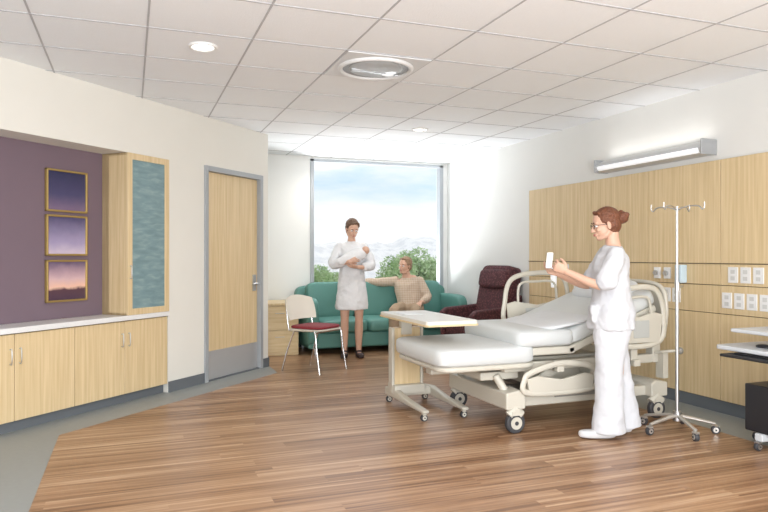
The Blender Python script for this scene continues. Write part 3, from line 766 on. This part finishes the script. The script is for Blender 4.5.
def tree(x, y, top, rad):
    e = empty('tree', (x, y, -8)); hz = top+8
    b = MB(); b.sweep([(0, 0, 0), (.1, 0, hz*.5), (0, .1, hz-rad*.8)], [.25, .16, .06], 0, 8)
    for i in range(6):
        a = i*1.05; b.sweep([(0, 0, hz*.55+.2*i), (math.cos(a)*rad*.5, math.sin(a)*rad*.5, hz*.7+.1*i)], [.07, .02], 0, 6)
    b.build('trunk', M_bark, e)
    vs = []; fs = []
    cl = [V((random.uniform(-.6, .6)*rad, random.uniform(-.6, .6)*rad, hz-rad*random.uniform(.45, 2.2))) for _ in range(14)]+[V((0, 0, hz-rad*.45))]
    for c_ in cl:
        cr_ = rad*.45
        for i in range(260):
            dv = V((random.gauss(0, 1), random.gauss(0, 1), random.gauss(0, 1))).normalized()*cr_*random.uniform(.7, 1.02)
            q = c_+dv; u_ = V((random.gauss(0, 1), random.gauss(0, 1), random.gauss(0, 1))).normalized(); v_ = u_.orthogonal().normalized(); L = rad*.07
            k0 = len(vs); vs += [q-u_*L, q+v_*L*.5, q+u_*L, q-v_*L*.5]; fs.append((k0, k0+1, k0+2, k0+3))
    me = MB().add(vs, fs); me.build('leaves', M_leaf, e)
for q in ((10.3, 25, 1.35, 1.0), (11.2, 25.5, 1.65, 1.15), (12.2, 26, 1.3, 1.0), (6.6, 24.5, .95, .8), (7.4, 25, .7, .7), (8.6, 26, .35, .8), (13.2, 24, 1.0, 1.0), (5.6, 25.5, .9, 1.0)): tree(*q)

# ------------------------------------------------------------------ world + lights
w = bpy.data.worlds.new('sky'); bpy.context.scene.world = w; w.use_nodes = True
nt = w.node_tree; bg = nt.nodes['Background']
tc = nt.nodes.new('ShaderNodeTexCoord'); sp = nt.nodes.new('ShaderNodeSeparateXYZ'); nt.links.new(tc.outputs['Generated'], sp.inputs[0])
g = ramp(nt, [(0, (.86, .89, .91)), (.03, (.84, .90, .94)), (.14, (.48, .71, .91)), (.4, (.74, .82, .92))]); nt.links.new(sp.outputs['Z'], g.inputs[0])
mp = nt.nodes.new('ShaderNodeMapping'); mp.inputs['Scale'].default_value = (3.2, 3.2, 13); nt.links.new(tc.outputs['Generated'], mp.inputs[0])
cn = nt.nodes.new('ShaderNodeTexNoise'); cn.inputs['Scale'].default_value = 1.3; cn.inputs['Detail'].default_value = 7; nt.links.new(mp.outputs[0], cn.inputs['Vector'])
cm = ramp(nt, [(.40, (0, 0, 0)), (.62, (1, 1, 1))]); nt.links.new(cn.outputs['Fac'], cm.inputs[0])
mx = nt.nodes.new('ShaderNodeMix'); mx.data_type = 'RGBA'; nt.links.new(cm.outputs[0], mx.inputs[0]); nt.links.new(g.outputs[0], mx.inputs[6]); mx.inputs[7].default_value = (.95, .96, .97, 1)
nt.links.new(mx.outputs[2], bg.inputs[0]); bg.inputs[1].default_value = 1.15

def area(name, loc, rot, sx, sy, pw, col=(1, 1, 1)):
    l = bpy.data.lights.new(name, 'AREA'); l.shape = 'RECTANGLE'; l.size = sx; l.size_y = sy; l.energy = pw; l.color = col
    o = bpy.data.objects.new(name, l); bpy.context.scene.collection.objects.link(o); o.location = loc; o.rotation_euler = [math.radians(a) for a in rot]; return o
area('rear_fill', (.6, -1.3, 1.3), (112, 0, -12), 4.5, 2.2, 350, (.97, .985, 1))  # added fill behind the camera, tilted up to brighten ceiling; no real fixture
area('overhead_fill', (1.0, 1.3, 2.6), (0, 0, 0), 2.5, 2.5, 45, (1, .98, .95))  # unseen overhead fill added to brighten the near room, not a room lamp
area('uplight_lamp', (4.40, 4.83, 2.235), (180, 0, 0), .08, 1.25, 1.0, (1, .98, .95))
area('snow_bounce_fill', (3.4, 10.3, .05), (-130, 0, 0), 2.4, .9, 290, (.96, .98, 1))  # lamp added outside, hidden below the sill, imitating snow bounce on the ceiling

cam = bpy.data.cameras.new('camera'); co = bpy.data.objects.new('camera', cam); bpy.context.scene.collection.objects.link(co)
cam.lens = 36*670/768; cam.sensor_width = 36; cam.clip_end = 1000
co.location = (0, 0, 1.27); co.rotation_euler = (math.radians(90), 0, math.radians(-20.76))
bpy.context.scene.camera = co
bpy.context.scene.view_settings.view_transform = 'Standard'
